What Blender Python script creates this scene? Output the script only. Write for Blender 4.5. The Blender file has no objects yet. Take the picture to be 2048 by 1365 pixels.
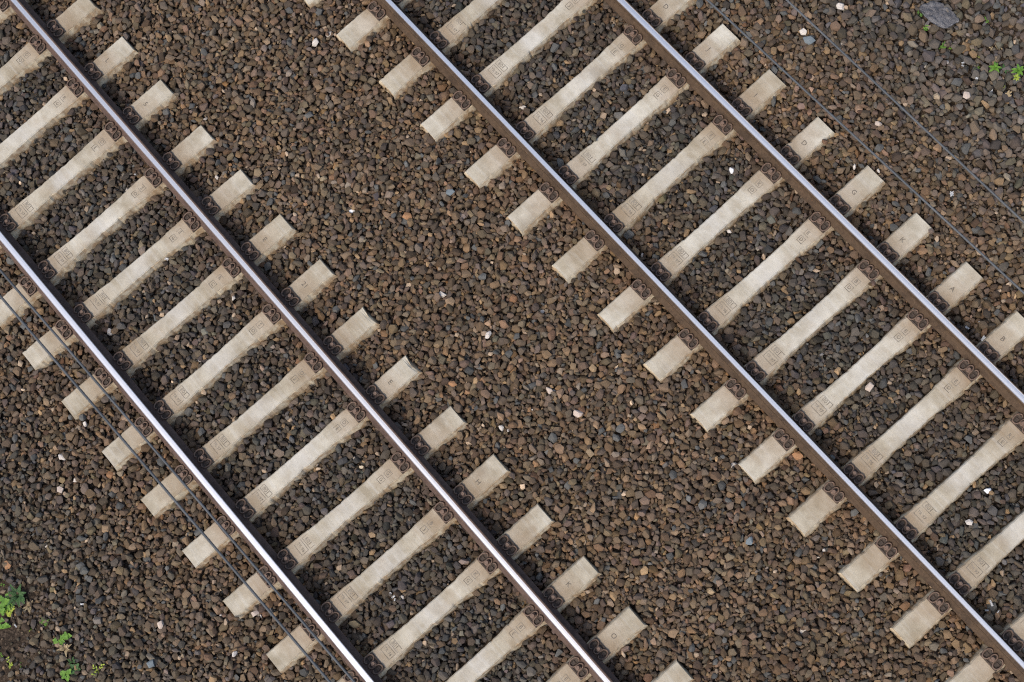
import bpy, bmesh, math, random
import numpy as np
from mathutils import Vector, Matrix, Euler

random.seed(7); rng = np.random.default_rng(11)
C = bpy.context.scene.collection
PI = math.pi

# ------------------------------------------------------------------ camera numbers (solved from the photograph)
CAM = np.array([3.7722, 1.5222, 13.8399]); CAM_ROT = (0.2099, 0.1371, 0.8503); FPX = 3305.5
R_CAM = np.array(Euler(CAM_ROT, 'XYZ').to_matrix())

def ground(u, v, z=-0.05):
    """Where a sight line of the photograph (2048 x 1365) meets height z."""
    d = R_CAM @ np.array([(u - 1024) / FPX, -(v - 682.5) / FPX, -1.0])
    return CAM + (z - CAM[2]) / d[2] * d

# ------------------------------------------------------------------ small helpers
def obj(name, mesh_or_bm, mat=None, parent=None, smooth=False):
    if isinstance(mesh_or_bm, bmesh.types.BMesh):
        me = bpy.data.meshes.new(name); mesh_or_bm.to_mesh(me); mesh_or_bm.free()
    else:
        me = mesh_or_bm
    o = bpy.data.objects.new(name, me); C.objects.link(o)
    if mat is not None and len(me.materials) == 0: me.materials.append(mat)
    if smooth:
        for p in me.polygons: p.use_smooth = True
    if parent is not None: o.parent = parent
    return o

def tag(o, label=None, cat=None, group=None, kind=None):
    if label: o['label'] = label
    if cat: o['category'] = cat
    if group: o['group'] = group
    if kind: o['kind'] = kind
    return o

def thing(name, label, cat, loc=(0, 0, 0), rz=0, group=None):
    o = bpy.data.objects.new(name, None); C.objects.link(o)
    o.empty_display_size = 0.1; o.location = loc; o.rotation_euler = (0, 0, rz)
    return tag(o, label, cat, group)

def tube(path, r, seg=8, closed=False, bm=None):
    bm = bm or bmesh.new(); P = [Vector(p) for p in path]; n = len(P); rings = []
    up = Vector((0, 0, 1)); prev = None
    for i, p in enumerate(P):
        t = (P[min(i + 1, n - 1)] - P[max(i - 1, 0)]).normalized()
        a = up.cross(t) if prev is None else prev - t * prev.dot(t)
        if a.length < 1e-4: a = Vector((1, 0, 0)).cross(t)
        a.normalize(); b = t.cross(a); prev = a
        rr = r[i] if isinstance(r, (list, tuple)) else r
        rings.append([bm.verts.new(p + a * math.cos(2 * PI * k / seg) * rr + b * math.sin(2 * PI * k / seg) * rr) for k in range(seg)])
    for i in range(n - 1):
        for k in range(seg):
            bm.faces.new((rings[i][k], rings[i][(k + 1) % seg], rings[i + 1][(k + 1) % seg], rings[i + 1][k]))
    bm.faces.new(rings[0][::-1]); bm.faces.new(rings[-1])
    return bm

def catmull(pts, k=6):
    P = [Vector(p) for p in pts]; P = [2 * P[0] - P[1]] + P + [2 * P[-1] - P[-2]]; out = []
    for i in range(1, len(P) - 2):
        for j in range(k):
            t = j / k
            out.append(0.5 * ((2 * P[i]) + (-P[i - 1] + P[i + 1]) * t + (2 * P[i - 1] - 5 * P[i] + 4 * P[i + 1] - P[i + 2]) * t * t
                              + (-P[i - 1] + 3 * P[i] - 3 * P[i + 1] + P[i + 2]) * t ** 3))
    out.append(P[-2]); return out

# ------------------------------------------------------------------ materials
class M:
    def __init__(s, name, rough=0.8, spec=0.3, metal=0.0):
        s.m = bpy.data.materials.new(name); s.m.use_nodes = True; s.nt = s.m.node_tree
        s.b = s.nt.nodes['Principled BSDF']; s.b.inputs['Roughness'].default_value = rough
        s.b.inputs['Specular IOR Level'].default_value = spec; s.b.inputs['Metallic'].default_value = metal
    def n(s, t, **kw):
        x = s.nt.nodes.new(t)
        for k, v in kw.items():
            if isinstance(k, str) and hasattr(x, k): setattr(x, k, v)
        return x
    def l(s, a, b): s.nt.links.new(a, b)
    def coord(s, out='Object'): return s.n('ShaderNodeTexCoord').outputs[out]
    def noise(s, scale, detail=4, rough=0.55, vec=None, out='Fac'):
        x = s.n('ShaderNodeTexNoise'); x.inputs['Scale'].default_value = scale
        x.inputs['Detail'].default_value = detail; x.inputs['Roughness'].default_value = rough
        s.l(vec if vec is not None else s.coord(), x.inputs['Vector']); return x.outputs[out]
    def ramp(s, fac, a, b, c0=(0, 0, 0, 1), c1=(1, 1, 1, 1)):
        x = s.n('ShaderNodeValToRGB'); e = x.color_ramp.elements
        e[0].position = a; e[1].position = b; e[0].color = c0; e[1].color = c1
        s.l(fac, x.inputs['Fac']); return x.outputs['Color']
    def mix(s, fac, a, b, mode='MIX'):
        x = s.n('ShaderNodeMix', data_type='RGBA', blend_type=mode)
        for v, i in ((fac, 0), (a, 6), (b, 7)):
            if hasattr(v, 'links'): s.l(v, x.inputs[i])
            else: x.inputs[i].default_value = v if i == 0 else (tuple(v) + (1,))[:4]
        return x.outputs[2]
    def math(s, op, a, b=0.0, c=0.0):
        x = s.n('ShaderNodeMath', operation=op)
        for v, i in ((a, 0), (b, 1), (c, 2)):
            if hasattr(v, 'links'): s.l(v, x.inputs[i])
            else: x.inputs[i].default_value = v
        return x.outputs[0]
    def col(s, c): 
        if hasattr(c, 'links'): s.l(c, s.b.inputs['Base Color'])
        else: s.b.inputs['Base Color'].default_value = tuple(c) + (1,)
    def bump(s, h, strength=0.3, dist=0.01):
        x = s.n('ShaderNodeBump'); x.inputs['Strength'].default_value = strength; x.inputs['Distance'].default_value = dist
        s.l(h, x.inputs['Height']); s.l(x.outputs[0], s.b.inputs['Normal'])

def mat_concrete():
    m = M('weathered concrete', 0.9, 0.2)
    co = m.coord(); sep = m.n('ShaderNodeSeparateXYZ'); m.l(co, sep.inputs[0])
    info = m.n('ShaderNodeObjectInfo'); rnd = info.outputs['Random']
    off = m.n('ShaderNodeVectorMath', operation='ADD'); m.l(co, off.inputs[0])
    cmb = m.n('ShaderNodeCombineXYZ'); m.l(m.math('MULTIPLY', rnd, 40), cmb.inputs[2]); m.l(cmb.outputs[0], off.inputs[1]); v = off.outputs[0]
    base = m.mix(m.ramp(m.noise(5, 6, 0.6, v), 0.35, 0.68), (0.40, 0.365, 0.30), (0.54, 0.515, 0.46))
    ay0 = m.math('ABSOLUTE', sep.outputs['Y'])
    g = m.mix(0.55, (1, 1, 1), m.ramp(m.noise(150, 4, 0.8, v), 0.25, 0.6, (0.62, 0.6, 0.56, 1), (1, 1, 1, 1)), 'MULTIPLY')
    base = m.mix(1.0, m.mix(m.ramp(m.noise(5, 6, 0.6, v), 0.35, 0.68), (0.38, 0.335, 0.25), (0.60, 0.56, 0.46)), g, 'MULTIPLY')
    base = m.mix(1.0, base, m.ramp(rnd, 0.0, 1.0, (0.84, 0.80, 0.74, 1), (1.03, 1.03, 1.03, 1)), 'MULTIPLY')
    pits = m.ramp(m.noise(55, 2, 0.5, v), 0.70, 0.76)
    base = m.mix(m.math('MULTIPLY', pits, 0.35), base, (0.16, 0.14, 0.12))
    # streaky wash across the sleeper
    st = m.n('ShaderNodeMapping'); st.inputs['Scale'].default_value = (3, 30, 3); m.l(v, st.inputs['Vector'])
    base = m.mix(m.math('MULTIPLY', m.ramp(m.noise(1.0, 5, 0.6, st.outputs[0]), 0.48, 0.72), 0.24), base, (0.62, 0.61, 0.565))
    mid = m.ramp(m.math('ADD', ay0, m.math('MULTIPLY', m.noise(6, 4, 0.6, v), 0.6)), 0.25, 0.55, (1, 1, 1, 1), (0, 0, 0, 1))
    base = m.mix(m.math('MULTIPLY', mid, 0.35), base, (0.66, 0.65, 0.61))
    blot = m.ramp(m.noise(3.2, 5, 0.65, v), 0.52, 0.68)
    base = m.mix(m.math('MULTIPLY', blot, 0.34), base, (0.33, 0.25, 0.16))
    oil = m.ramp(m.noise(2.2, 3, 0.5, v), 0.66, 0.74)
    base = m.mix(m.math('MULTIPLY', oil, 0.35), base, (0.19, 0.15, 0.11))
    # brown brake dust spreading out from both rail seats
    ay = m.math('ABSOLUTE', sep.outputs['Y']); d = m.math('ABSOLUTE', m.math('SUBTRACT', ay, 0.75))
    d = m.math('ADD', d, m.math('MULTIPLY', m.noise(9, 4, 0.6, v), 0.28))
    dust = m.ramp(d, 0.22, 0.58, (1, 1, 1, 1), (0, 0, 0, 1))
    base = m.mix(m.math('MULTIPLY', dust, 0.70), base, (0.27, 0.18, 0.105))
    # rust stain and pale cream on the flanks, stronger lower down
    zz = m.math('ADD', sep.outputs['Z'], m.math('MULTIPLY', m.noise(22, 3, 0.6, v), 0.03))
    side = m.ramp(zz, -0.045, 0.008, (1, 1, 1, 1), (0, 0, 0, 1))
    sidec = m.mix(m.ramp(m.noise(13, 3, 0.6, v), 0.4, 0.62), (0.46, 0.31, 0.17), (0.74, 0.63, 0.44))
    base = m.mix(m.math('MULTIPLY', side, 0.8), base, sidec)
    m.col(base); m.bump(m.noise(120, 4, 0.7, v), 0.35, 0.004)
    return m.m

def mat_lettering():
    m = M('grimy cast lettering', 0.9, 0.2)
    m.col(m.mix(m.ramp(m.noise(14, 4), 0.35, 0.60), (0.09, 0.077, 0.062), (0.26, 0.23, 0.185))); return m.m

def mat_rail(band_off, band_half, rust_tones, gain=.9):
    m = M('rusty rail steel', 0.75, 0.3)
    co = m.coord(); sep = m.n('ShaderNodeSeparateXYZ'); m.l(co, sep.inputs[0])
    st = m.n('ShaderNodeMapping'); st.inputs['Scale'].default_value = (1.2, 40, 25); m.l(co, st.inputs['Vector'])
    rust = m.mix(m.ramp(m.noise(2.0, 5, 0.65, st.outputs[0]), 0.3, 0.7), rust_tones[0], rust_tones[1])  # the steel's own rust colours, mixed by noise
    rust = m.mix(m.ramp(m.noise(30, 5, 0.7), 0.35, 0.75), rust, rust_tones[2])
    rust = m.mix(m.math('MULTIPLY', m.ramp(m.noise(5, 6, 0.75), 0.48, 0.62), .55), rust, tuple(c * .45 for c in rust_tones[0]))
    rust = m.mix(m.math('MULTIPLY', m.ramp(m.noise(90, 3, 0.7), 0.62, 0.72), .6), rust, (.22, .11, .05))
    w = m.math('ADD', m.math('ABSOLUTE', m.math('SUBTRACT', sep.outputs['Y'], band_off)), m.math('MULTIPLY', m.math('SUBTRACT', m.noise(3, 2), 0.5), 0.003))
    top = m.math('GREATER_THAN', sep.outputs['Z'], 0.160)
    band = m.math('MULTIPLY', m.ramp(w, band_half - 0.0035, band_half + 0.003, (1, 1, 1, 1), (0, 0, 0, 1)), top)
    st2 = m.n('ShaderNodeMapping'); st2.inputs['Scale'].default_value = (0.25, 260, 1); m.l(co, st2.inputs['Vector'])
    streak = m.ramp(m.noise(1.0, 4, 0.6, st2.outputs[0]), 0.3, 0.7)
    pol = m.mix(streak, (0.68 * gain, 0.68 * gain, 0.70 * gain), (0.92 * gain, 0.90 * gain, 0.86 * gain))
    m.col(m.mix(band, rust, pol)); m.l(band, m.b.inputs['Metallic'])
    m.l(m.math('MULTIPLY_ADD', band, -0.31, 0.75), m.b.inputs['Roughness'])
    h = m.math('ADD', m.noise(60, 4, 0.7), m.math('MULTIPLY', streak, 0.3))
    m.bump(m.math('MULTIPLY', h, m.math('SUBTRACT', 1.0, band)), 0.4, 0.004)
    return m.m

def mat_simple(name, a, b, scale=40, rough=0.8, spec=0.3, metal=0.0, bump=0.3):
    m = M(name, rough, spec, metal); f = m.noise(scale, 4, 0.65)
    m.col(m.mix(m.ramp(f, 0.35, 0.68), a, b)); m.bump(f, bump, 0.003); return m.m

def mat_stone():
    m = M('crushed ballast rock', 0.82, 0.35)
    a = m.n('ShaderNodeAttribute', attribute_type='INSTANCER'); a.attribute_name = 'tint'
    f = m.noise(38, 5, 0.7)
    c = m.mix(1.0, a.outputs['Color'], m.ramp(f, 0.3, 0.72, (0.68, 0.66, 0.64, 1), (1.28, 1.24, 1.2, 1)), 'MULTIPLY')
    # rubbed rusty edges and dusty upper patches
    c = m.mix(m.math('MULTIPLY', m.ramp(m.noise(14, 3, 0.5), 0.55, 0.7), 0.25), c, (0.20, 0.13, 0.075))
    m.col(c); m.bump(m.noise(70, 5, 0.75), 0.5, 0.006); return m.m

def mat_ground():
    m = M('dirty gravel soil', 0.95, 0.15); co = m.coord()
    v = m.n('ShaderNodeTexVoronoi'); v.inputs['Scale'].default_value = 60; m.l(co, v.inputs['Vector'])
    hue = m.n('ShaderNodeSeparateXYZ'); m.l(v.outputs['Color'], hue.inputs[0])
    c = m.mix(m.ramp(m.noise(4, 6, 0.7, co), 0.35, 0.65), (0.030, 0.022, 0.016), (0.085, 0.060, 0.040))
    c = m.mix(m.ramp(hue.outputs[0], 0.45, 0.95), c, (0.115, 0.085, 0.06))
    c = m.mix(m.ramp(m.noise(120, 3, 0.7, co), 0.3, 0.7), c, m.mix(1.0, c, (.45, .45, .45), 'MULTIPLY'))
    m.col(c); m.bump(m.math('ADD', m.noise(90, 5, 0.75, co), v.outputs['Distance']), 0.9, 0.01); return m.m

MAT = dict(
    concrete=mat_concrete(), letter=mat_lettering(), stone=mat_stone(), ground=mat_ground(),
    plate=mat_simple('dark guide plate', (0.038, 0.029, 0.023), (0.085, 0.061, 0.044), 60, 0.7),
    clip=mat_simple('rusty spring steel', (0.08, 0.052, 0.037), (0.17, 0.105, 0.068), 70, 0.55, 0.45),
    bolt=mat_simple('rusty bolt steel', (0.12, 0.08, 0.058), (0.22, 0.14, 0.095), 90, 0.6, 0.45),
    wire=mat_simple('aged copper wire', (0.060, 0.066, 0.070), (0.10, 0.105, 0.108), 3, 0.55, 0.4),
    leaf=mat_simple('bright green leaf', (0.065, 0.16, 0.018), (0.16, 0.29, 0.035), 25, 0.6, 0.3),
    leaf_dark=mat_simple('dull green leaf', (0.03, 0.075, 0.022), (0.06, 0.13, 0.035), 25, 0.65, 0.3),
    leaf_yellow=mat_simple('yellow green leaf', (0.20, 0.28, 0.03), (0.36, 0.40, 0.05), 25, 0.6, 0.3),
    straw=mat_simple('dry straw stem', (0.26, 0.19, 0.10), (0.42, 0.33, 0.19), 40, 0.8),
    paper=mat_simple('white paper scrap', (0.72, 0.72, 0.70), (0.85, 0.85, 0.84), 30, 0.6),
    bag=mat_simple('grey plastic film', (0.15, 0.145, 0.15), (0.27, 0.265, 0.27), 5, 0.5, 0.4, 0.0, 0.0),
    palestone=mat_simple('pale stone', (0.42, 0.33, 0.26), (0.62, 0.52, 0.43), 50, 0.8),
    bluestone=mat_simple('blue grey stone', (0.13, 0.155, 0.165), (0.20, 0.23, 0.24), 50, 0.75),
    rose=mat_simple('orange brown stone', (0.26, 0.13, 0.06), (0.40, 0.22, 0.11), 50, 0.8),
    black=mat_simple('black paint smear', (0.02, 0.02, 0.02), (0.06, 0.055, 0.05), 60, 0.8),
)

# ------------------------------------------------------------------ ground (structure)
def target(x, y):
    """Wanted height of the ballast surface."""
    x = np.asarray(x, float); y = np.asarray(y, float)
    t = np.full(np.broadcast(x, y).shape, -0.046)
    for yc in (0.0, 4.04):
        d = np.abs(y - yc); lo = .012 if yc == 0 else 0
        t = np.where(d < 0.66, -0.056 - lo, t); t = np.where((d > .66) & (d < 1.28), -0.054 - lo, t)
        for s in (-0.755, 0.755):
            t = t - 0.022 * np.exp(-((y - yc - s) / 0.13) ** 2)
    t = t - 0.20 * np.clip((-2.0 - y) / 1.6, 0, 1) - 0.05 * np.clip((y - 5.9) / 1.0, 0, 1)
    return t + 0.007 * np.sin(2.3 * x + 1.1 * y) * np.sin(1.7 * y - 0.9 * x)

GX0, GX1, GY0, GY1 = -7.4, 7.2, -5.0, 9.2; CELL = 0.0085
nx, ny = int((GX1 - GX0) / CELL), int((GY1 - GY0) / CELL)
gx = GX0 + (np.arange(nx) + 0.5) * CELL; gy = GY0 + (np.arange(ny) + 0.5) * CELL
def fines(x, y):
    a = np.exp(-(((x + 1.3) / 1.1) ** 2 + ((y + 3.15) / .75) ** 2)) + np.exp(-(((x - 1.1) / 1.3) ** 2 + ((y - 7.6) / .75) ** 2))
    return np.where(y > 5, .6, 1) * .062 * np.clip(a * 1.25, 0, 1) + .012 * np.clip(a, 0, 1) * np.sin(5 * x + 2 * y) * np.sin(6 * y - 3 * x)
SOIL = target(gx[:, None], gy[None, :]) - 0.070 + fines(gx[:, None], gy[None, :])

bm = bmesh.new()
xs = sorted(set([-900, -200, -40] + [round(v, 3) for v in np.linspace(-9, 9, 145)] + [40, 200, 900]))
ys = sorted(set([-900, -200, -40] + [round(v, 3) for v in np.linspace(-7, 11, 145)] + [40, 200, 900]))
grid = [[bm.verts.new((x, y, float(target(x, y)) - 0.070 + float(fines(x, y)))) for y in ys] for x in xs]
for i in range(len(xs) - 1):
    for j in range(len(ys) - 1):
        bm.faces.new((grid[i][j], grid[i + 1][j], grid[i + 1][j + 1], grid[i][j + 1]))
tag(obj('ground', bm, MAT['ground'], smooth=True), kind='structure')

# ------------------------------------------------------------------ sleepers
HALF = 1.28
def halfw(y):
    a = abs(y)
    pts = [(0, .074), (.28, .076), (.42, .085), (.55, .089), (.80, .093), (1.28, .0935)]
    for (a0, w0), (a1, w1) in zip(pts, pts[1:]):
        if a <= a1:
            t = (a - a0) / (a1 - a0); t = t * t * (3 - 2 * t); return w0 + (w1 - w0) * t
    return pts[-1][1]

def sleeper_body(seed, chip=None):
    r = random.Random(seed); bm = bmesh.new(); rows = []
    n = 128; chips = []
    for s in (-1, 1):
        for _ in range(r.randint(7, 13)): chips.append((s, r.uniform(-HALF, HALF), r.uniform(.006, .022), r.uniform(.002, .007)))
    ph = r.uniform(0, 9)
    for i in range(n + 1):
        y = -HALF + 2 * HALF * i / n; w = halfw(y); row = []
        a = abs(y); seat = math.exp(-((a - .75) / .16) ** 4) * 0.006
        flare = 0.012 + 0.007 * min(1, max(0, (a - .3) / .25))
        ww = [0, 0]
        for s in (-1, 1):
            e = w + 0.0007 * math.sin(37 * y + ph * s) + .0009 * math.sin(91 * y + 3 * ph) + r.uniform(-.0014, .0010)
            for (cs, cy, cl, cd) in chips:
                if cs == s: e -= cd * math.exp(-((y - cy) / cl) ** 2)
            if chip and i == n: e -= 0.0
            ww[0 if s < 0 else 1] = e
        for (s, dx, z) in ((-1, flare * 2.6, -.20), (-1, flare * 1.1, -.075), (-1, 0.004, -.011), (-1, -.006, 0.0), (0, 0, 0.0005),
                           (1, -.006, 0.0), (1, 0.004, -.011), (1, flare * 1.1, -.075), (1, flare * 2.6, -.20)):
            e = ww[0] if s < 0 else ww[1]
            yy = y
            if i in (0, n): yy = y + (1 if i else -1) * (0.0 if z > -.005 else (.004 if z > -.02 else .02))
            row.append(bm.verts.new((s * (e + dx), yy, z - (0 if z < -.05 else 0))))
        rows.append(row)
    for i in range(n):
        for k in range(8):
            bm.faces.new((rows[i][k], rows[i + 1][k], rows[i + 1][k + 1], rows[i][k + 1]))
        bm.faces.new((rows[i][8], rows[i + 1][8], rows[i + 1][0], rows[i][0]))
    bm.faces.new(rows[0]); bm.faces.new(rows[-1][::-1])
    if chip:                       # a bite broken out of one end
        for v in bm.verts:
            for (cx, cy, cr, cd) in chip:
                d = math.hypot(v.co.x - cx, v.co.y - cy)
                if d < cr and v.co.z > -.05: v.co.z -= cd * (1 - d / cr); v.co.y -= math.copysign(cd * .8 * (1 - d / cr), cy)
    bmesh.ops.recalc_face_normals(bm, faces=bm.faces)
    return bm

_glyphs = {}
def text_polys(s, size):
    key = (s, size)
    if key not in _glyphs:
        cu = bpy.data.curves.new('t', 'FONT'); cu.body = s; cu.size = size; cu.align_x = 'CENTER'; cu.align_y = 'CENTER'
        cu.resolution_u = 2; cu.extrude = 0.0008
        to = bpy.data.objects.new('t', cu); C.objects.link(to)
        bpy.context.view_layer.update()
        me = bpy.data.meshes.new_from_object(to.evaluated_get(bpy.context.evaluated_depsgraph_get()))
        _glyphs[key] = ([tuple(v.co) for v in me.vertices], [tuple(p.vertices) for p in me.polygons])
        bpy.data.objects.remove(to); bpy.data.curves.remove(cu); bpy.data.meshes.remove(me)
    return _glyphs[key]

def add_text(bm, s, size, x, y, z=0.0010, rot=0.0):
    vs, fs = text_polys(s, size); c, n = math.cos(rot), math.sin(rot)
    V = [bm.verts.new((x + v[0] * c - v[1] * n, y + v[0] * n + v[1] * c, z + v[2])) for v in vs]
    for f in fs:
        try: bm.faces.new([V[i] for i in f])
        except ValueError: pass

def add_bar(bm, x0, y0, x1, y1, z0=0.0003, z1=0.0018):
    v = [bm.verts.new(p) for p in ((x0, y0, z0), (x1, y0, z0), (x1, y1, z0), (x0, y1, z0), (x0, y0, z1), (x1, y0, z1), (x1, y1, z1), (x0, y1, z1))]
    for f in ((4, 5, 6, 7), (0, 1, 5, 4), (1, 2, 6, 5), (2, 3, 7, 6), (3, 0, 4, 7)): bm.faces.new([v[i] for i in f])

def add_frame(bm, cx, cy, w, h, t=0.0032, drop=()):
    if 0 not in drop: add_bar(bm, cx - w / 2, cy - h / 2, cx + w / 2, cy - h / 2 + t)
    if 1 not in drop: add_bar(bm, cx - w / 2, cy + h / 2 - t, cx + w / 2, cy + h / 2)
    if 2 not in drop: add_bar(bm, cx - w / 2, cy - h / 2 + t, cx - w / 2 + t, cy + h / 2 - t)
    if 3 not in drop: add_bar(bm, cx + w / 2 - t, cy - h / 2 + t, cx + w / 2, cy + h / 2 - t)

def lettering(parent, outer, e1, e2, year, r):
    dr = lambda: tuple(k for k in range(4) if r.random() < .18)
    def mark(frame, texts):
        bm = bmesh.new()
        if frame: add_frame(bm, *frame, drop=dr())
        for tx in texts: add_text(bm, *tx)
        obj('cast_mark', bm, MAT['letter'], parent)
    mark((0, -.395, .118, .052), [('801', .050, -.004, -.395)])
    mark((0, -.475, .118, .075), [('TR', .036, -.028, -.475), (year, .038, .024, -.477)])
    mark((0, .500, .058, .058), [(e1, .048, 0, .500)])
    mark((0, .420, .058, .058), [(e2, .044, 0, .420)])
    if outer: mark(None, [(outer, .062, 0, 1.03)])

def helper_clip():
    half = [(-.036, .040, .032), (-.052, .052, .031), (-.074, .044, .029), (-.086, .020, .027), (-.086, -.010, .023), (-.072, -.034, .020), (-.050, -.038, .020), (-.031, -.024, .021),
            (-.023, .000, .024), (-.023, .022, .028), (-.015, .042, .031), (0, .050, .032)]
    full = half + [(-x, y, z) for (x, y, z) in half[:-1][::-1]]
    return tube(catmull(full, 5), 0.0072, 8)

def plate_bm():
    bm = bmesh.new()
    prof = [(-.047, .001), (-.047, .013), (-.036, .015), (-.030, .010), (.030, .010), (.044, .014), (.044, .001)]   # (v across, z)
    A = [bm.verts.new((-.089, v, z)) for v, z in prof]; B = [bm.verts.new((.089, v, z)) for v, z in prof]
    n = len(prof)
    for i in range(n): bm.faces.new((A[i], A[(i + 1) % n], B[(i + 1) % n], B[i]))
    bm.faces.new(A[::-1]); bm.faces.new(B)
    for sx in (-.055, .055):       # raised pads inside the side loops
        vs = bmesh.ops.create_cube(bm, size=1)['verts']
        for v in vs: v.co = Vector((sx + v.co.x * .030, -.004 + v.co.y * .036, .014 + v.co.z * .008))
    bmesh.ops.recalc_face_normals(bm, faces=bm.faces)
    bmesh.ops.bevel(bm, geom=bm.edges[:], offset=.0015, segments=1, affect='EDGES')
    return bm

def bolt_bm():
    bm = bmesh.new()
    def cyl(r, z0, z1, seg, r2=None):
        r2 = r2 or r
        a = [bm.verts.new((r * math.cos(2 * PI * k / seg), r * math.sin(2 * PI * k / seg) + .002, z0)) for k in range(seg)]
        b = [bm.verts.new((r2 * math.cos(2 * PI * k / seg), r2 * math.sin(2 * PI * k / seg) + .002, z1)) for k in range(seg)]
        for k in range(seg): bm.faces.new((a[k], a[(k + 1) % seg], b[(k + 1) % seg], b[k]))
        bm.faces.new(b)
    cyl(.024, .030, .035, 20); cyl(.020, .035, .040, 20, .017); cyl(.0170, .040, .062, 6, .0155)
    return bm

clip_me = bpy.data.meshes.new('clip'); b_ = helper_clip(); b_.to_mesh(clip_me); b_.free(); clip_me.materials.append(MAT['clip'])
for p in clip_me.polygons: p.use_smooth = True
plate_me = bpy.data.meshes.new('guide_plate'); b_ = plate_bm(); b_.to_mesh(plate_me); b_.free(); plate_me.materials.append(MAT['plate'])
bolt_me = bpy.data.meshes.new('bolt'); b_ = bolt_bm(); b_.to_mesh(bolt_me); b_.free(); bolt_me.materials.append(MAT['bolt'])
b_ = bmesh.new(); vs = bmesh.ops.create_cube(b_, size=1)['verts']
for v in vs: v.co = Vector((v.co.x * .17, v.co.y * .146, v.co.z * .008 + .0055))
pad_me = bpy.data.meshes.new('rail_pad'); b_.to_mesh(pad_me); b_.free(); pad_me.materials.append(MAT['plate'])

SLEEPERS = []      # (x, y, rz) of every sleeper, for the ballast
def sleeper(x, yc, rz, label, outer='', seed=0, chip=None, group='', rails=(-.755, .755)):
    r = random.Random(seed)
    t = thing('sleeper', label, 'sleeper', (x, yc, 0), rz, group)
    obj('body', sleeper_body(seed, chip), MAT['concrete'], t)
    L = 'EDGBRSK'; lettering(t, outer, r.choice(L), r.choice('DGCO3E'), r.choice(('97', '96', '97')), r)
    for ry in rails:
        p = obj('rail_pad', pad_me, None, t); p.location = (0, ry, 0)
        for s in (-1, 1):
            g = obj('guide_plate', plate_me, None, t)
            g.location = (r.uniform(-.002, .002), ry + s * .116, 0); g.rotation_euler = (0, 0, (0 if s < 0 else PI) + r.uniform(-.02, .02))
            c = obj('tension_clip', clip_me, None, g); c.rotation_euler = (0, 0, r.uniform(-.04, .04))
            b = obj('bolt', bolt_me, None, g); b.rotation_euler = (0, 0, r.uniform(0, 1))
    SLEEPERS.append((x, yc, rz))
    return t

ORD = ['first', 'second', 'third', 'fourth', 'fifth', 'sixth', 'seventh', 'eighth', 'ninth', 'tenth', 'eleventh', 'twelfth', 'thirteenth', 'fourteenth', 'fifteenth']
LR = {1: -4.316, 2: -3.721, 3: -3.108, 4: -2.519, 5: -1.940, 6: -1.368, 7: -.764, 8: -.174, 9: .435, 10: 1.003, 11: 1.578, 12: 2.163, 13: 2.729, 14: 3.312}
LL = {4: -2.584, 5: -1.985, 6: -1.375, 7: -.800, 8: -.201, 9: .375, 10: .977}
outL = {1: 'L', 2: '5', 5: 'E', 6: '21', 8: 'E', 10: 'H', 12: 'K', 13: 'O'}
whatL = {0: 'cut by the top edge of the photo at its upper end', 1: 'with faint L cast on its outer end', 2: '',
         5: 'with E cast on its outer end', 6: 'with faint 21 cast on its outer end', 7: 'with a worn, scalloped outer end',
         8: 'with a bite broken from its outer end', 10: 'with H cast on its outer end', 12: 'with K cast on its outer end', 13: 'with O cast on its outer end'}
for k in range(-2, 17):
    xr = LR.get(k, LR[1] + (k - 1) * .595 if k < 1 else LR[14] + (k - 14) * .58)
    sk = xr - LL[k] if k in LL else .02
    x = xr - sk / 2; rz = -sk / 2.56
    if 0 <= k <= 14:
        lab = f'{ORD[k]} sleeper from top, left track' + (', ' + whatL[k] if k in whatL and k not in (0, 2) else '')
        if k == 0: lab = 'topmost sleeper on the left track, its outer end touching the top edge'
    elif k < 0: lab = 'left track sleeper just beyond the top left corner, ' + ('nearest' if k == -1 else 'second nearest') + ' to it'
    else: lab = 'left track sleeper below the bottom edge, ' + ('nearest' if k == 15 else 'second nearest') + ' to it'
    sleeper(x, 0.0 - .003, rz, lab, outL.get(k, ''), 100 + k, chip=[(.035, 1.30, .07, .05)] if k == 8 else ([(0, 1.32, .085, .03)] if k == 7 else None),
            group='concrete sleepers of the left track', rails=(-.742, .755))
RL = {-4: -2.889, -3: -2.267, -2: -1.687, -1: -1.073, 0: -.499, 1: .104, 2: .703, 3: 1.298, 4: 1.885, 5: 2.466, 6: 3.062, 7: 3.674, 8: 4.270}
RR = {0: -.508, 1: .089, 2: .700, 3: 1.314, 4: 1.895, 5: 2.485}
outR = {-1: 'D', 0: 'J', 1: 'I', 2: 'D', 3: 'G', 4: 'K', 5: 'A', 6: 'B'}
whatR = {-2: 'first whole one seen between both rails', -1: 'with a black dash near its right rail', 0: 'with J cast on its outer end', 1: 'with I cast on its outer end',
         2: 'with D cast on its outer end', 3: 'with G cast on its outer end', 4: 'with K cast on its outer end', 5: 'with A cast on its outer end', 6: 'with B cast on its end, by white litter'}
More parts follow.
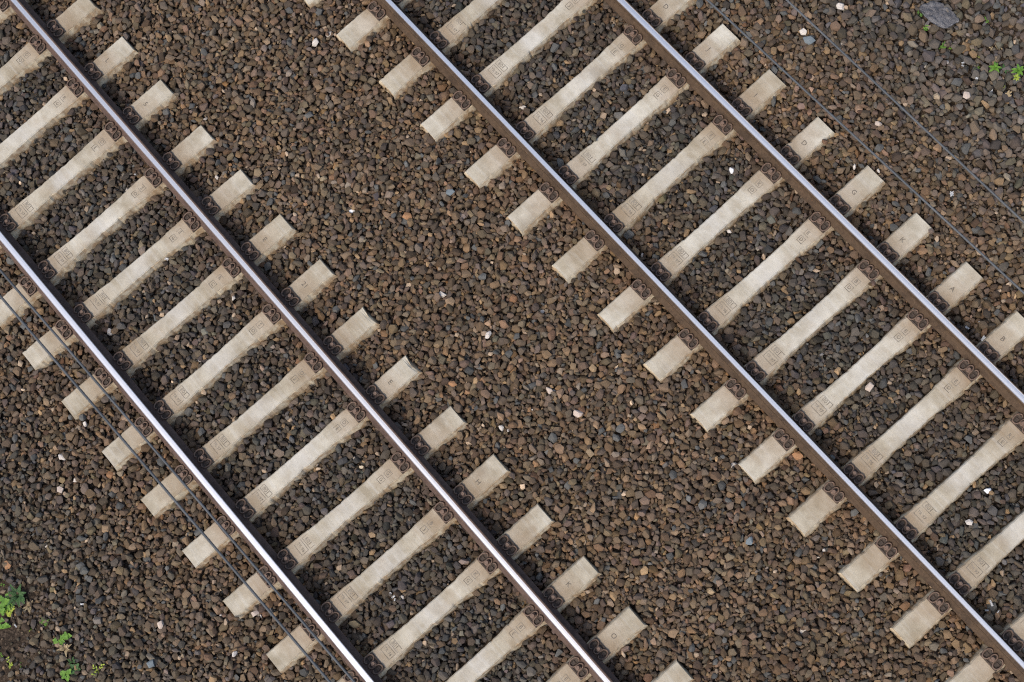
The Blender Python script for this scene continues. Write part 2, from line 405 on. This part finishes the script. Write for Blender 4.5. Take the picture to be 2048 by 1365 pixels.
for j in range(-7, 12):
    xl = RL.get(j, RL[-4] + (j + 4) * .6 if j < -4 else RL[8] + (j - 8) * .597)
    sk = RR[j] - xl if j in RR else 0.004
    x = xl + sk / 2; rz = -sk / 2.56
    if -5 <= j <= 9:
        lab = f'{ORD[j + 5]} sleeper from top, right track' + (', ' + whatR[j] if j in whatR else '')
        if j == -5: lab = 'topmost sleeper on the right track, only the tip of its left end showing'
        if j == 9: lab = 'last sleeper on the right track, in the bottom right corner'
    elif j < -5: lab = 'right track sleeper above the top edge, ' + ('nearest' if j == -6 else 'second nearest') + ' to it'
    else: lab = 'right track sleeper beyond the bottom right corner, ' + ('nearest' if j == 10 else 'second nearest') + ' to it'
    t = sleeper(x, 4.042, rz, lab, outR.get(j, ''), 200 + j, group='concrete sleepers of the right track', rails=(-.758, .752))
    if j == -1:
        bm = bmesh.new(); add_bar(bm, -.048, .598, .045, .608, .0008, .0024); obj('paint_dash', bm, MAT['black'], t)

# ------------------------------------------------------------------ rails
def rail(name, y0, slope, label, mat):
    prof = [(-.070, .0098), (-.070, .019), (-.045, .024), (-.020, .034), (-.0095, .050), (-.0090, .090), (-.0100, .118), (-.018, .126), (-.0345, .131),
            (-.0360, .136), (-.0358, .158), (-.0335, .1660), (-.0290, .1690), (-.012, .1702), (0, .1704)]
    full = prof + [(-x, z) for x, z in prof[:-1][::-1]]
    bm = bmesh.new(); rows = []; X = np.linspace(-30, 30, 241)
    for x in X: rows.append([bm.verts.new((x, v, z)) for v, z in full])
    n = len(full)
    for i in range(len(X) - 1):
        for k in range(n): bm.faces.new((rows[i][k], rows[i][(k + 1) % n], rows[i + 1][(k + 1) % n], rows[i + 1][k]))
    bm.faces.new(rows[0]); bm.faces.new(rows[-1][::-1]); bmesh.ops.recalc_face_normals(bm, faces=bm.faces)
    o = obj(name, bm, mat); o.location = (0, y0, 0); o.rotation_euler = (0, 0, slope)
    for p in o.data.polygons: p.use_smooth = True
    o.data.set_sharp_from_angle(angle=math.radians(28))
    return tag(o, label, 'rail', 'running rails')
warm = ((0.055, 0.032, 0.017), (0.080, 0.049, 0.026), (0.102, 0.065, 0.037))
dull = ((0.085, 0.049, 0.036), (0.110, 0.070, 0.052), (0.130, 0.088, 0.066))
rail('rail', -.7395, .0025, 'leftmost rail, broad bright head beside the two dark wires', mat_rail(.0095, .0235, dull, 1.05))
rail('rail', .7508, 0.0, 'second rail from the left, narrower bright head, dull brown edges', mat_rail(-.001, .0185, dull, .9))
rail('rail', 3.2815, .0006, 'third rail from the left, brown flank and bright stripe along its right edge', mat_rail(.015, .0180, warm, 1.05))
rail('rail', 4.7920, .0018, 'rightmost rail, streaked bright head with brown flank', mat_rail(.000, .0225, warm, 1.0))

# ------------------------------------------------------------------ overhead wires
def wire(pts, z, r, label, sag=0.03):
    W = np.array([ground(u, v, z) for u, v in pts]); a = np.polyfit(W[:, 0], W[:, 1], 1)
    path = [(x, a[0] * x + a[1], z + sag * ((x - 1) / 25) ** 2) for x in np.linspace(-25, 25, 101)]
    o = obj('overhead_wire', tube(path, r, 10), MAT['wire'], smooth=True)
    return tag(o, label, 'wire', 'overhead wires above the tracks')
wire([(0, 540), (240, 820), (480, 1100), (710, 1365)], 5.5, .0068, 'dark overhead wire nearest to the leftmost rail')
wire([(0, 593), (230, 860), (450, 1120), (660, 1365)], 6.4, .0064, 'outermost dark overhead wire at lower left, crossing the sleeper ends')
wire([(1410, 0), (1465, 48), (1640, 205), (1800, 350), (1900, 450), (2048, 592)], 5.5, .0062, 'grey overhead wire skirting the right track sleeper ends')
wire([(1570, 0), (1620, 40), (1700, 120), (1870, 280), (1950, 350), (2048, 447)], 6.4, .0054, 'rightmost grey overhead wire, over the open gravel')

# ------------------------------------------------------------------ ballast: stones dropped one by one on a height map
H = SOIL.copy(); BLOCK = 0.0
def rect_cells(x, y, rz, hx, hy):
    r = math.hypot(hx, hy)
    i0, i1 = max(0, int((x - r - GX0) / CELL)), min(nx, int((x + r - GX0) / CELL) + 1)
    j0, j1 = max(0, int((y - r - GY0) / CELL)), min(ny, int((y + r - GY0) / CELL) + 1)
    X = gx[i0:i1, None] - x; Y = gy[None, j0:j1] - y
    c, s = math.cos(rz), math.sin(rz)
    return i0, i1, j0, j1, X * c + Y * s, -X * s + Y * c
yy_ = np.linspace(-1.3, 1.3, 261); hw_ = np.array([halfw(v) for v in yy_])
for (x, y, rz) in SLEEPERS:
    i0, i1, j0, j1, U, V = rect_cells(x, y, rz, .16, 1.34)
    if i1 <= i0 or j1 <= j0: continue
    w = np.interp(V, yy_, hw_); e = np.abs(U) - w
    end = np.abs(V) - HALF
    e = np.maximum(e, end)
    h = np.where(e < 0, 0.02, np.where(e < 0.035, -e * 3.6 + 0.004, -9))
    H[i0:i1, j0:j1] = np.maximum(H[i0:i1, j0:j1], h)
HMAX = 0.0

# part of the plane worth filling: what the photo sees and a margin round it
quad = [ground(u, v, -.06)[:2] for u, v in ((-330, -330), (2378, -330), (2378, 1695), (-330, 1695))]
qa = np.array(quad)
def inside(x, y):
    ok = np.ones(np.shape(x), bool)
    for a, b in zip(qa, np.roll(qa, -1, 0)):
        ok &= ((b[0] - a[0]) * (y - a[1]) - (b[1] - a[1]) * (x - a[0])) <= 0
    return ok
test = inside(np.array([2.0]), np.array([2.0]))[0]
if not test: qa = qa[::-1]

NP = 56      # rock shapes
stones = {'p': [], 's': [], 'r': [], 'i': []}
def drop(n_try, amin, amax, flat, accept, tries=5, power=1.0):
    B = 20000; done = 0; placed = 0
    while done < n_try:
        X = rng.uniform(GX0 + .2, GX1 - .2, B); Y = rng.uniform(GY0 + .2, GY1 - .2, B)
        ok = inside(X, Y); X = X[ok]; Y = Y[ok]
        K = len(X) // tries
        X = X[:K * tries].reshape(K, tries); Y = Y[:K * tries].reshape(K, tries)
        T = target(X, Y)
        for k in range(K):
            ii = ((X[k] - GX0) / CELL).astype(int); jj = ((Y[k] - GY0) / CELL).astype(int)
            hh = H[ii, jj] - T[k]; q = int(np.argmin(hh))
            if hh[q] > accept + .012: continue
            x, y = X[k, q], Y[k, q]; t = T[k, q]
            coarse = 1.0 + (0.22 if y > 6.0 else 0.0)
            a = (amin + (amax - amin) * rng.random() ** power) * coarse; b = a * rng.uniform(.48, .95); c = a * rng.uniform(*flat)
            rz = rng.uniform(0, PI)
            i0, i1, j0, j1 = ii[q] - int(a / CELL) - 1, ii[q] + int(a / CELL) + 2, jj[q] - int(a / CELL) - 1, jj[q] + int(a / CELL) + 2
            if i0 < 0 or j0 < 0 or i1 > nx or j1 > ny: continue
            U = gx[i0:i1, None] - x; V = gy[None, j0:j1] - y; cc, ss = math.cos(rz), math.sin(rz)
            u = (U * cc + V * ss) / a; v = (-U * ss + V * cc) / b
            rr = u * u + v * v; m = rr < .93
            if not m.any(): continue
            prof = c * np.sqrt(1 - np.minimum(rr, .95)) ** .7
            h = H[i0:i1, j0:j1]
            vals = (h + prof)[m]
            z = float(np.partition(vals, int(len(vals) * .93) if len(vals) > 6 else len(vals) - 1)[int(len(vals) * .93) if len(vals) > 6 else -1])
            over = h[m].max() > .012 and z > -.004 + .3 * c
            if over and not (H[ii[q], jj[q]] < .01 and a < .034 and rng.random() < .30): continue
            if over: z = min(z, .012 + c * .6)
            elif z + c * .5 > t + accept + c * .75: continue
            z -= c * .08
            H[i0:i1, j0:j1] = np.where(m, np.maximum(h, z + prof), h)
            stones['p'].append((x, y, z)); stones['s'].append((a, b, c)); stones['i'].append(rng.integers(NP))
            tl = .42 if c / a < .6 else .6
            stones['r'].append((rng.normal(0, tl * .55), rng.normal(0, tl * .55), rz)); placed += 1
        done += K
    return placed

n1 = drop(75000, .0175, .041, (.40, .78), .012, 5, 1.5)
n2 = drop(45000, .013, .027, (.42, .8), -.002, 6, 1.2)
n3 = drop(30000, .008, .016, (.5, .9), -.014, 6)
print('STONES', n1, n2, n3, 'surface', float(np.mean((H - SOIL)[inside(gx[:, None] + 0 * gy[None, :], gy[None, :] + 0 * gx[:, None])])))

def rock(seed, npl=9):
    r = random.Random(seed); bm = bmesh.new(); bmesh.ops.create_icosphere(bm, subdivisions=2, radius=1.35)
    dirs = []
    for k in range(npl):
        for _ in range(60):
            d = Vector((r.gauss(0, 1), r.gauss(0, 1), r.gauss(0, 1))).normalized()
            if all(d.dot(e) < .62 for e in dirs): break
        dirs.append(d); off = r.uniform(.68, 1.02)
        g = bm.verts[:] + bm.edges[:] + bm.faces[:]
        bmesh.ops.bisect_plane(bm, geom=g, plane_co=d * off, plane_no=d, clear_outer=True)
        ed = [e for e in bm.edges if e.is_boundary]
        if ed: bmesh.ops.holes_fill(bm, edges=ed)
    for s in (1, -1):      # a flattish top and bottom
        d = Vector((r.uniform(-.25, .25), r.uniform(-.25, .25), s)).normalized()
        bmesh.ops.bisect_plane(bm, geom=bm.verts[:] + bm.edges[:] + bm.faces[:], plane_co=d * .86, plane_no=d, clear_outer=True)
        ed = [e for e in bm.edges if e.is_boundary]
        if ed: bmesh.ops.holes_fill(bm, edges=ed)
    bmesh.ops.dissolve_limit(bm, angle_limit=math.radians(14), verts=bm.verts[:], edges=bm.edges[:])
    bmesh.ops.remove_doubles(bm, verts=bm.verts[:], dist=.07)
    bmesh.ops.recalc_face_normals(bm, faces=bm.faces)
    bmesh.ops.bevel(bm, geom=bm.edges[:], offset=r.uniform(.03, .065), segments=2, profile=.55, affect='EDGES', clamp_overlap=True)
    me = bpy.data.meshes.new('rock'); bm.to_mesh(me); bm.free()
    for p in me.polygons: p.use_smooth = True
    me.set_sharp_from_angle(angle=math.radians(35))
    me.materials.append(MAT['stone'])
    return me

rock_col = bpy.data.collections.new('rock shapes')
rock_meshes = []
for k in range(NP):
    me = rock(500 + k); rock_meshes.append(me)
    rock_col.objects.link(bpy.data.objects.new(f'rock_shape_{k:03d}', me))

P = np.array(stones['p']); S = np.array(stones['s']); Rr = np.array(stones['r']); I = np.array(stones['i'], dtype=np.int32); N = len(P)
# colour of each stone: its rock, and the rust that trains shed beside the rails
base = np.array([.126, .0895, .0565]) * np.ones((N, 3)); y = P[:, 1]; x = P[:, 0]
inside_track = (np.abs(y) < .72) | (np.abs(y - 4.04) < .72)
patch = .5 + .5 * np.sin(1.9 * x + .7 * y + 1) * np.sin(2.3 * y - .8 * x)
wob = .10 * np.sin(3.1 * x + 2.0 * np.sin(1.3 * x)) + .08 * np.sin(7.7 * x + y * 3) + rng.normal(0, .10, N)
dtr = np.minimum(np.abs(y), np.abs(y - 4.04)) + wob
win = (np.clip((.82 - dtr) / .34, 0, 1) * (.70 + .30 * patch))[:, None]
base = base * (1 - win) + np.array([.073, .0635, .0500]) * win
verge = np.clip((y - 5.6) / .8, 0, 1)[:, None]; verge = verge * 1.9; base = base * (1 - .4 * verge) + np.array([.090, .082, .069]) * .4 * verge
lv = np.clip((-1.5 - y) / .6, 0, 1)[:, None]; base = base * (1 - lv) + np.array([.088, .071, .051]) * lv
for ry, c in ((-.74, (.092, .060, .036)), (.75, (.082, .057, .040)), (3.28, (.130, .080, .042)), (4.79, (.092, .062, .041))):
    w = np.exp(-((y - ry) / .20) ** 2)[:, None] * .8; base = base * (1 - w) + np.array(c) * w
warmth = rng.normal(0, 1, (N, 1)); base *= np.exp(warmth * np.array([.09, .02, -.09]))
base *= np.exp(rng.normal(-.03, .34, (N, 1))) * (1 + .10 * (patch[:, None] - .5))
base *= 1 + rng.normal(0, .035, (N, 3))
u = rng.random(N)
k = (u < .05) & ((S[:, 0] < .028) | (u < .012)); base[k] = np.array([.20, .135, .072]) * np.exp(rng.normal(0, .3, (k.sum(), 1)))
k = (u > .05) & (u < .085); base[k] = np.array([.090, .092, .086]) * np.exp(rng.normal(0, .2, (k.sum(), 1)))
k = (u > .13) & (u < .146) & (S[:, 0] < .03); base[k] = np.array([.34, .26, .18]) * np.exp(rng.normal(0, .3, (k.sum(), 1)))
k = (u > .148) & (u < .1495); base[k] = (.62, .58, .52)
base = np.clip(base, .01, .8)

me = bpy.data.meshes.new('ballast'); me.from_pydata([tuple(p) for p in P], [], [])
def attr(name, typ, data, key):
    a = me.attributes.new(name, typ, 'POINT'); a.data.foreach_set(key, np.ascontiguousarray(data, dtype=np.int32 if typ == 'INT' else np.float32).ravel())
attr('turn', 'FLOAT_VECTOR', Rr, 'vector'); attr('size', 'FLOAT_VECTOR', S * 1.03, 'vector'); attr('pick', 'INT', I, 'value')
attr('tint', 'FLOAT_COLOR', np.hstack([base, np.ones((N, 1))]), 'color')
bal = obj('ballast', me, MAT['stone']); tag(bal, 'brown and grey crushed stone ballast between and around the tracks', 'ballast', kind='stuff')
ng = bpy.data.node_groups.new('scatter stones', 'GeometryNodeTree')
ng.interface.new_socket('Geometry', in_out='INPUT', socket_type='NodeSocketGeometry'); ng.interface.new_socket('Geometry', in_out='OUTPUT', socket_type='NodeSocketGeometry')
gi = ng.nodes.new('NodeGroupInput'); go = ng.nodes.new('NodeGroupOutput'); iop = ng.nodes.new('GeometryNodeInstanceOnPoints'); ci = ng.nodes.new('GeometryNodeCollectionInfo')
ci.inputs['Collection'].default_value = rock_col; ci.inputs['Separate Children'].default_value = True; ci.inputs['Reset Children'].default_value = True
def named(n, t):
    a = ng.nodes.new('GeometryNodeInputNamedAttribute'); a.data_type = t; a.inputs['Name'].default_value = n
    return [o for o in a.outputs if o.enabled and o.name == 'Attribute'][0]
ng.links.new(gi.outputs[0], iop.inputs['Points']); ng.links.new(ci.outputs[0], iop.inputs['Instance']); iop.inputs['Pick Instance'].default_value = True
ng.links.new(named('pick', 'INT'), iop.inputs['Instance Index']); ng.links.new(named('turn', 'FLOAT_VECTOR'), iop.inputs['Rotation'])
ng.links.new(named('size', 'FLOAT_VECTOR'), iop.inputs['Scale']); ng.links.new(iop.outputs[0], go.inputs[0])
bal.modifiers.new('scatter stones', 'NODES').node_group = ng

def top(x, y, r=.02):
    i, j = int((x - GX0) / CELL), int((y - GY0) / CELL); d = max(1, int(r / CELL))
    if not (d < i < nx - d and d < j < ny - d): return float(target(x, y))
    return float(np.percentile(H[i - d:i + d + 1, j - d:j + d + 1], 70))

# ------------------------------------------------------------------ single stones that stand out
def lone_stone(u, v, size, mat, label, seed, flat=.6, rz=None, elong=.75):
    size *= .84
    g = ground(u, v, -.03); me = rock_meshes[seed % NP].copy(); me.materials.clear(); me.materials.append(MAT[mat])
    o = obj('stone', me); z = top(g[0], g[1], size)
    g = ground(u, v, z + size * flat * .3)
    o.location = (g[0], g[1], z + size * flat * .18); o.scale = (size, size * elong, size * flat)
    o.rotation_euler = (.1, -.08, rz if rz is not None else seed * 1.3)
    tag(o, label, 'stone', 'odd coloured stones on the ballast')
lone_stone(901, 384, .044, 'bluestone', 'smooth blue grey stone lying between the two tracks, upper middle', 3, .6)
lone_stone(1156, 828, .046, 'palestone', 'large pale pinkish stone alone between the tracks, centre of the photo', 8, .6, .3)
lone_stone(704, 423, .028, 'paper', 'small white oval stone right of the fifth left track sleeper end', 12, .6, .8)
lone_stone(1099, 781, .036, 'palestone', 'pale cream stone left of the big pinkish one', 17, .6)
lone_stone(321, 1250, .040, 'palestone', 'cream stone at lower left, below the left track sleeper ends', 21, .7)
lone_stone(509, 1228, .040, 'palestone', 'pale stone beside a left track sleeper end near the bottom', 22, .6, 1.2)
lone_stone(1975, 982, .032, 'paper', 'white round stone between the rails of the right track, lower right', 25, .7)
lone_stone(814, 433, .048, 'rose', 'tan stone between the tracks, upper middle', 27, .6)
lone_stone(1500, 1084, .042, 'bluestone', 'long blue grey stone between the tracks, lower right', 31, .5, 2.0)
lone_stone(302, 1328, .052, 'bluestone', 'pale blue stone near the bottom edge at lower left', 33, .6)
lone_stone(15, 1130, .050, 'rose', 'orange brown stone by the left edge above the weeds', 35, .6)
lone_stone(906, 768, .040, 'rose', 'bright orange stone beside a left track sleeper end', 37, .6)
lone_stone(1595, 912, .055, 'rose', 'orange stone at the foot of the third rail', 39, .6)
lone_stone(1757, 248, .036, 'palestone', 'pale ringed stone right of the right track wire', 41, .6)
lone_stone(1463, 341, .030, 'paper', 'creamy white stone between the rails of the right track, above its middle', 43, .7)
lone_stone(1740, 775, .046, 'palestone', 'pale tan stone between the rails of the right track', 45, .7)
lone_stone(1933, 191, .046, 'palestone', 'cream stone in the dark gravel at upper right', 47, .7)
lone_stone(1618, 80, .056, 'bluestone', 'pale grey stone right of the right track wire near the top', 49, .7)
lone_stone(120, 980, .040, 'palestone', 'pale tan stone on the gravel at left', 51, .6)

# ------------------------------------------------------------------ litter
def scrap(bits, label, name='paper_scrap', mat='paper', cat='litter'):
    bm = bmesh.new(); cx, cy = bits[0][0], bits[0][1]; g0 = ground(cx, cy, -.03); g0[2] = top(g0[0], g0[1], .03)
    for (u, v, w, h, a) in bits:
        g = ground(u, v, g0[2]); r = random.Random(int(u * 7 + v)); n, mm = 5, 5; V = []
        z = top(g[0], g[1], .02) - g0[2] + .006
        for i in range(n):
            for j in range(mm):
                s, t = (i / (n - 1) - .5) * w * (1 - .3 * r.random()), (j / (mm - 1) - .5) * h * (1 - .3 * r.random())
                V.append(bm.verts.new((g[0] - g0[0] + s * math.cos(a) - t * math.sin(a), g[1] - g0[1] + s * math.sin(a) + t * math.cos(a), z + r.uniform(0, .010))))
        for i in range(n - 1):
            for j in range(mm - 1): bm.faces.new((V[i * mm + j], V[(i + 1) * mm + j], V[(i + 1) * mm + j + 1], V[i * mm + j + 1]))
    bmesh.ops.solidify(bm, geom=bm.faces[:], thickness=.0012)
    o = obj(name, bm, MAT[mat]); o.location = g0
    tag(o, label, cat, 'litter on the ballast'); return o
scrap([(1903, 389, .034, .050, .9)], 'small white box shaped scrap on the gravel near the right edge')
scrap([(334, 519, .045, .026, .5)], 'white paper scrap between the rails of the left track, upper part')
scrap([(787, 1194, .04, .018, 1.5), (783, 1187, .02, .012, .3), (790, 1200, .03, .014, 2.2)], 'curled white scrap between the rails of the left track, lower part')
scrap([(1966, 678, .05, .024, 1.7), (1935, 655, .04, .02, .2), (1961, 643, .032, .016, 1.0)], 'scattered white scraps beside the B marked sleeper end')
scrap([(1982, 1207, .06, .020, -.3), (1974, 1221, .035, .016, .8), (1996, 1224, .03, .010, 1.8)], 'torn white scraps between the rails near the lower right corner')
scrap([(1983, 181, .028, .060, .55)], 'long cream coloured scrap in the gravel at upper right')
scrap([(1953, 159, .024, .024, .4)], 'tiny white triangular scrap below the weeds at upper right')
scrap([(1926, 127, .034, .016, 1.2), (1925, 133, .026, .018, 0.2)], 'crumpled bluish white scrap left of the star shaped weed', 'plastic_scrap')
scrap([(166, 1209, .050, .018, .9)], 'thin white stick shaped scrap at lower left')
scrap([(1909, 38, .020, .020, .9)], 'tiny white cube like scrap on the grey plastic sheet')
scrap([(31, 1252, .038, .014, 0.0)], 'white forked scrap by the weeds in the lower left corner')
scrap([(271, 350, .022, .016, .4), (265, 357, .016, .012, 1.4)], 'glinting white crumbs beside a sleeper at upper left')
# crumpled grey plastic sheet
g = ground(1880, 27, -.04); bm = bmesh.new(); n = 40; V = {}
from mathutils import noise as mn
zb = top(g[0], g[1], .1)
for i in range(n + 1):
    for j in range(n + 1):
        s, t = i / n * 2 - 1, j / n * 2 - 1
        rad = 1 / max(1e-6, max(abs(s), abs(t))) * math.hypot(s, t) if (s or t) else 1
        px, py = s / rad, t / rad
        w = 1 + .22 * mn.noise(Vector((px * 1.6 + 5, py * 1.6, 0)))
        X, Y = px * .165 * w, py * .105 * w
        f = abs(mn.noise(Vector((X * 14 + 1, Y * 22, 3)))) * .028 + abs(mn.noise(Vector((X * 40, Y * 30, 8)))) * .010
        V[i, j] = bm.verts.new((X, Y, f + .006 * (1 - px * px - py * py)))
for i in range(n):
    for j in range(n): bm.faces.new((V[i, j], V[i + 1, j], V[i + 1, j + 1], V[i, j + 1]))
bmesh.ops.solidify(bm, geom=bm.faces[:], thickness=.0015)
o = obj('plastic_sheet', bm, MAT['bag'], smooth=True); o.location = (g[0], g[1], zb + .012); o.rotation_euler = (0, 0, .25)
tag(o, 'crumpled grey plastic sheet lying on the gravel at the top right', 'plastic sheet')

# ------------------------------------------------------------------ weeds
def leaf(bm, base, direc, L, W, droop=.2, n=4, lobed=False):
    d = Vector(direc).normalized(); side = d.cross(Vector((0, 0, 1)))
    side = side.normalized() if side.length > .01 else Vector((1, 0, 0)); up = side.cross(d)
    prev = None
    for i in range(n + 1):
        t = i / n; c = Vector(base) + d * L * t - Vector((0, 0, 1)) * droop * L * t * t
        w = W * math.sin(PI * min(1, .08 + t * .95)) ** .7 * .5 if t < 1 else 0.0005
        if lobed and i % 2: w *= .55
        row = (bm.verts.new(c - side * w + up * w * .25), bm.verts.new(c), bm.verts.new(c + side * w + up * w * .25))
        if prev:
            for k in range(2): bm.faces.new((prev[k], prev[k + 1], row[k + 1], row[k]))
        prev = row

def weed(u, v, size, kind, mat, label, seed):
    r = random.Random(seed); size *= 1.2; g = ground(u, v, -.03); z = top(g[0], g[1], .02); g = ground(u, v, z + size * .25)
    t = thing('weed', label, 'weed', (g[0], g[1], z - .01), 0, 'small weeds growing through the gravel')
    lb, sb = bmesh.new(), bmesh.new()
    if kind == 'star':
        k = 7
        tube([(0, 0, -.02), (0, 0, size * .5)], .0022, 5, bm=sb)
        for i in range(k):
            a = 2 * PI * i / k + r.uniform(-.25, .25); e = r.uniform(.15, .5)
            leaf(lb, (0, 0, size * .5), (math.cos(a), math.sin(a), e), size * r.uniform(.75, 1.1), size * .34, .3, 6)
        for i in range(4):
            a = r.uniform(0, 6.3); leaf(lb, (0, 0, size * .55), (math.cos(a), math.sin(a), 1.2), size * .5, size * .22, .1, 4)
    elif kind == 'round':
        k = int(5 + size * 90)
        for i in range(k):
            a = r.uniform(0, 6.3); q = size * r.uniform(.15, 1.0); h = size * r.uniform(.25, .7)
            c = Vector((q * math.cos(a), q * math.sin(a), h)); tube([(0, 0, -.02), tuple(c * .6 + Vector((0, 0, h * .15))), tuple(c)], .0015, 4, bm=sb)
            for m_ in range(3):
                b = a + (m_ - 1) * 2.1; leaf(lb, c, (math.cos(b), math.sin(b), .15), .022 + size * .10, .022 + size * .08, .1, 4)
    elif kind == 'feather':
        for i in range(int(6 + size * 70)):
            a = r.uniform(0, 6.3); e = r.uniform(.2, 1.2); L = size * r.uniform(.6, 1.1); d = Vector((math.cos(a), math.sin(a), e)).normalized()
            pts = [tuple(d * L * s - Vector((0, 0, .25 * L * s * s))) for s in (0, .33, .66, 1)]; tube(pts, .0013, 4, bm=sb)
            for s in range(3, 14):
                f = s / 14; p = d * L * f - Vector((0, 0, .25 * L * f * f))
                for sg in (-1, 1):
                    b = a + sg * r.uniform(.7, 1.2); leaf(lb, p, (math.cos(b), math.sin(b), .4), size * .24 * (1.15 - f), size * .055, .2, 2)
    else:      # sparse sprig
        for i in range(3):
            a = r.uniform(0, 6.3); L = size * r.uniform(.6, 1); d = Vector((math.cos(a), math.sin(a), .5)).normalized()
            tube([(0, 0, -.02), tuple(d * L * .5), tuple(d * L)], .0016, 4, bm=sb)
            for s in range(1, 5):
                f = s / 4; b = a + (1 if s % 2 else -1) * .9; leaf(lb, d * L * f, (math.cos(b), math.sin(b), .3), size * .38, size * .2, .1, 4)
    obj('leaves', lb, MAT[mat], t, smooth=True); obj('stem', sb, MAT['leaf_dark'] if mat != 'straw' else MAT['straw'], t)
    return t
weed(1990, 136, .055, 'star', 'leaf', 'star shaped bright green weed at upper right, left of the leafy trio', 1)
weed(2011, 137, .055, 'feather', 'leaf_dark', 'fine leaved green weed in the middle of the trio at upper right', 2)
weed(2037, 142, .060, 'star', 'leaf', 'broad leaved green weed nearest the right edge', 3)
weed(2033, 155, .034, 'star', 'leaf_yellow', 'yellow weed touching the broad leaved one at the right edge', 4)
weed(2010, 168, .036, 'sprig', 'leaf_yellow', 'curled yellow green weed below the trio at upper right', 5)
weed(1888, 91, .045, 'feather', 'leaf', 'ferny green weed at upper right, left part of a low row', 6)
weed(1903, 93, .036, 'feather', 'leaf', 'ferny green weed at upper right, right part of a low row', 7)
weed(1846, 57, .040, 'sprig', 'leaf', 'green sprig below the grey plastic sheet', 8)
weed(1839, 28, .030, 'sprig', 'leaf', 'tiny green sprig left of the grey plastic sheet', 9)
weed(1977, 38, .034, 'sprig', 'leaf', 'green sprig right of the grey plastic sheet', 10)
weed(1945, 97, .018, 'sprig', 'leaf', 'very small green sprout above the star shaped weed', 11)
weed(1956, 111, .026, 'sprig', 'leaf_yellow', 'small yellow green sprout above the star shaped weed', 12)
weed(1954, 137, .022, 'sprig', 'leaf', 'single leaf green sprout left of the star shaped weed', 13)
weed(1992, 95, .045, 'sprig', 'straw', 'dry straw coloured twig above the leafy trio', 14)
weed(1979, 94, .040, 'sprig', 'straw', 'dry straw coloured twig left of another twig at upper right', 15)
weed(2018, 198, .060, 'sprig', 'straw', 'dry spindly stalk under the trio by the right edge', 16)
weed(6, 1205, .085, 'round', 'leaf', 'largest round leaved weed on the left edge near the bottom', 20)
weed(32, 1190, .120, 'feather', 'leaf_dark', 'dark feathery weed behind the big round leaved one at lower left', 21)
weed(17, 1222, .035, 'round', 'leaf_yellow', 'yellow green weed touching the big round leaved one', 22)
weed(56, 1213, .060, 'feather', 'straw', 'pale yellowish feathery weed right of the dark feathery one', 23)
weed(8, 1250, .040, 'round', 'leaf', 'round leaved weed on the left edge below the biggest one', 24)
weed(86, 1246, .050, 'feather', 'leaf', 'small bright feathery weed at lower left', 25)
weed(59, 1258, .026, 'feather', 'leaf_yellow', 'tiny yellow green tuft left of the small bright feathery weed', 26)
weed(118, 1280, .034, 'round', 'leaf', 'round leaved weed above a pale feathery one at lower left', 27)
weed(131, 1272, .032, 'round', 'leaf', 'round leaved weed right of its twin at lower left', 28)
weed(128, 1298, .070, 'feather', 'straw', 'pale feathery weed below the round leaved pair at lower left', 29)
weed(143, 1322, .050, 'feather', 'leaf_dark', 'dull green sprawling weed near the bottom edge at left', 30)
weed(15, 1328, .050, 'sprig', 'leaf_yellow', 'yellow green sprig in the bottom left corner', 31)
weed(37, 1332, .026, 'sprig', 'leaf', 'tiny green sprout near the bottom left corner', 32)
weed(134, 1350, .045, 'round', 'leaf', 'round leaved weed at the bottom edge', 33)
weed(150, 1337, .036, 'round', 'leaf_dark', 'dull round leaved weed just above the bottom edge', 34)
weed(197, 1341, .055, 'sprig', 'leaf_yellow', 'yellow green sprig at the bottom edge, rightmost of the lower weeds', 35)
weed(5, 1165, .030, 'sprig', 'leaf', 'small green sprig on the left edge above the big weed', 36)
weed(5, 1308, .030, 'sprig', 'leaf', 'faint green tuft on the left edge above the corner sprig', 37)

# ------------------------------------------------------------------ light
SUN_EL, SUN_DIR = 56.0, Vector((.25, -.97, 0)).normalized()
el = math.radians(SUN_EL); sd = Vector((SUN_DIR.x * math.cos(el), SUN_DIR.y * math.cos(el), math.sin(el)))
su = bpy.data.lights.new('sun', 'SUN'); su.energy = 1.28; su.angle = math.radians(12); su.color = (1, .92, .82)
so = bpy.data.objects.new('sun', su); C.objects.link(so); so.rotation_euler = sd.to_track_quat('Z', 'Y').to_euler()
w = bpy.data.worlds.new('World'); bpy.context.scene.world = w; w.use_nodes = True
sk = w.node_tree.nodes.new('ShaderNodeTexSky'); sk.sky_type = 'NISHITA'; sk.sun_disc = False
sk.sun_elevation = el; sk.sun_rotation = math.atan2(sd.x, sd.y); sk.dust_density = 3.0; sk.air_density = 1.0; sk.ozone_density = 1.0
bg = w.node_tree.nodes['Background']; bg.inputs['Strength'].default_value = .13; w.node_tree.links.new(sk.outputs[0], bg.inputs[0])

# ------------------------------------------------------------------ camera
cd = bpy.data.cameras.new('camera'); cd.sensor_width = 36; cd.lens = FPX / 2048 * 36; cd.clip_end = 3000; cd.clip_start = .1
cd.dof.use_dof = True; cd.dof.focus_distance = 13.9; cd.dof.aperture_fstop = 9
co = bpy.data.objects.new('camera', cd); C.objects.link(co); co.location = CAM; co.rotation_euler = CAM_ROT
sc = bpy.context.scene; sc.camera = co
sc.cycles.use_denoising = False; sc.cycles.filter_width = 1.15
sc.view_settings.view_transform = 'Standard'; sc.view_settings.look = 'None'; sc.view_settings.gamma = 1; sc.view_settings.use_curve_mapping = False
sc.view_settings.exposure = 0.66
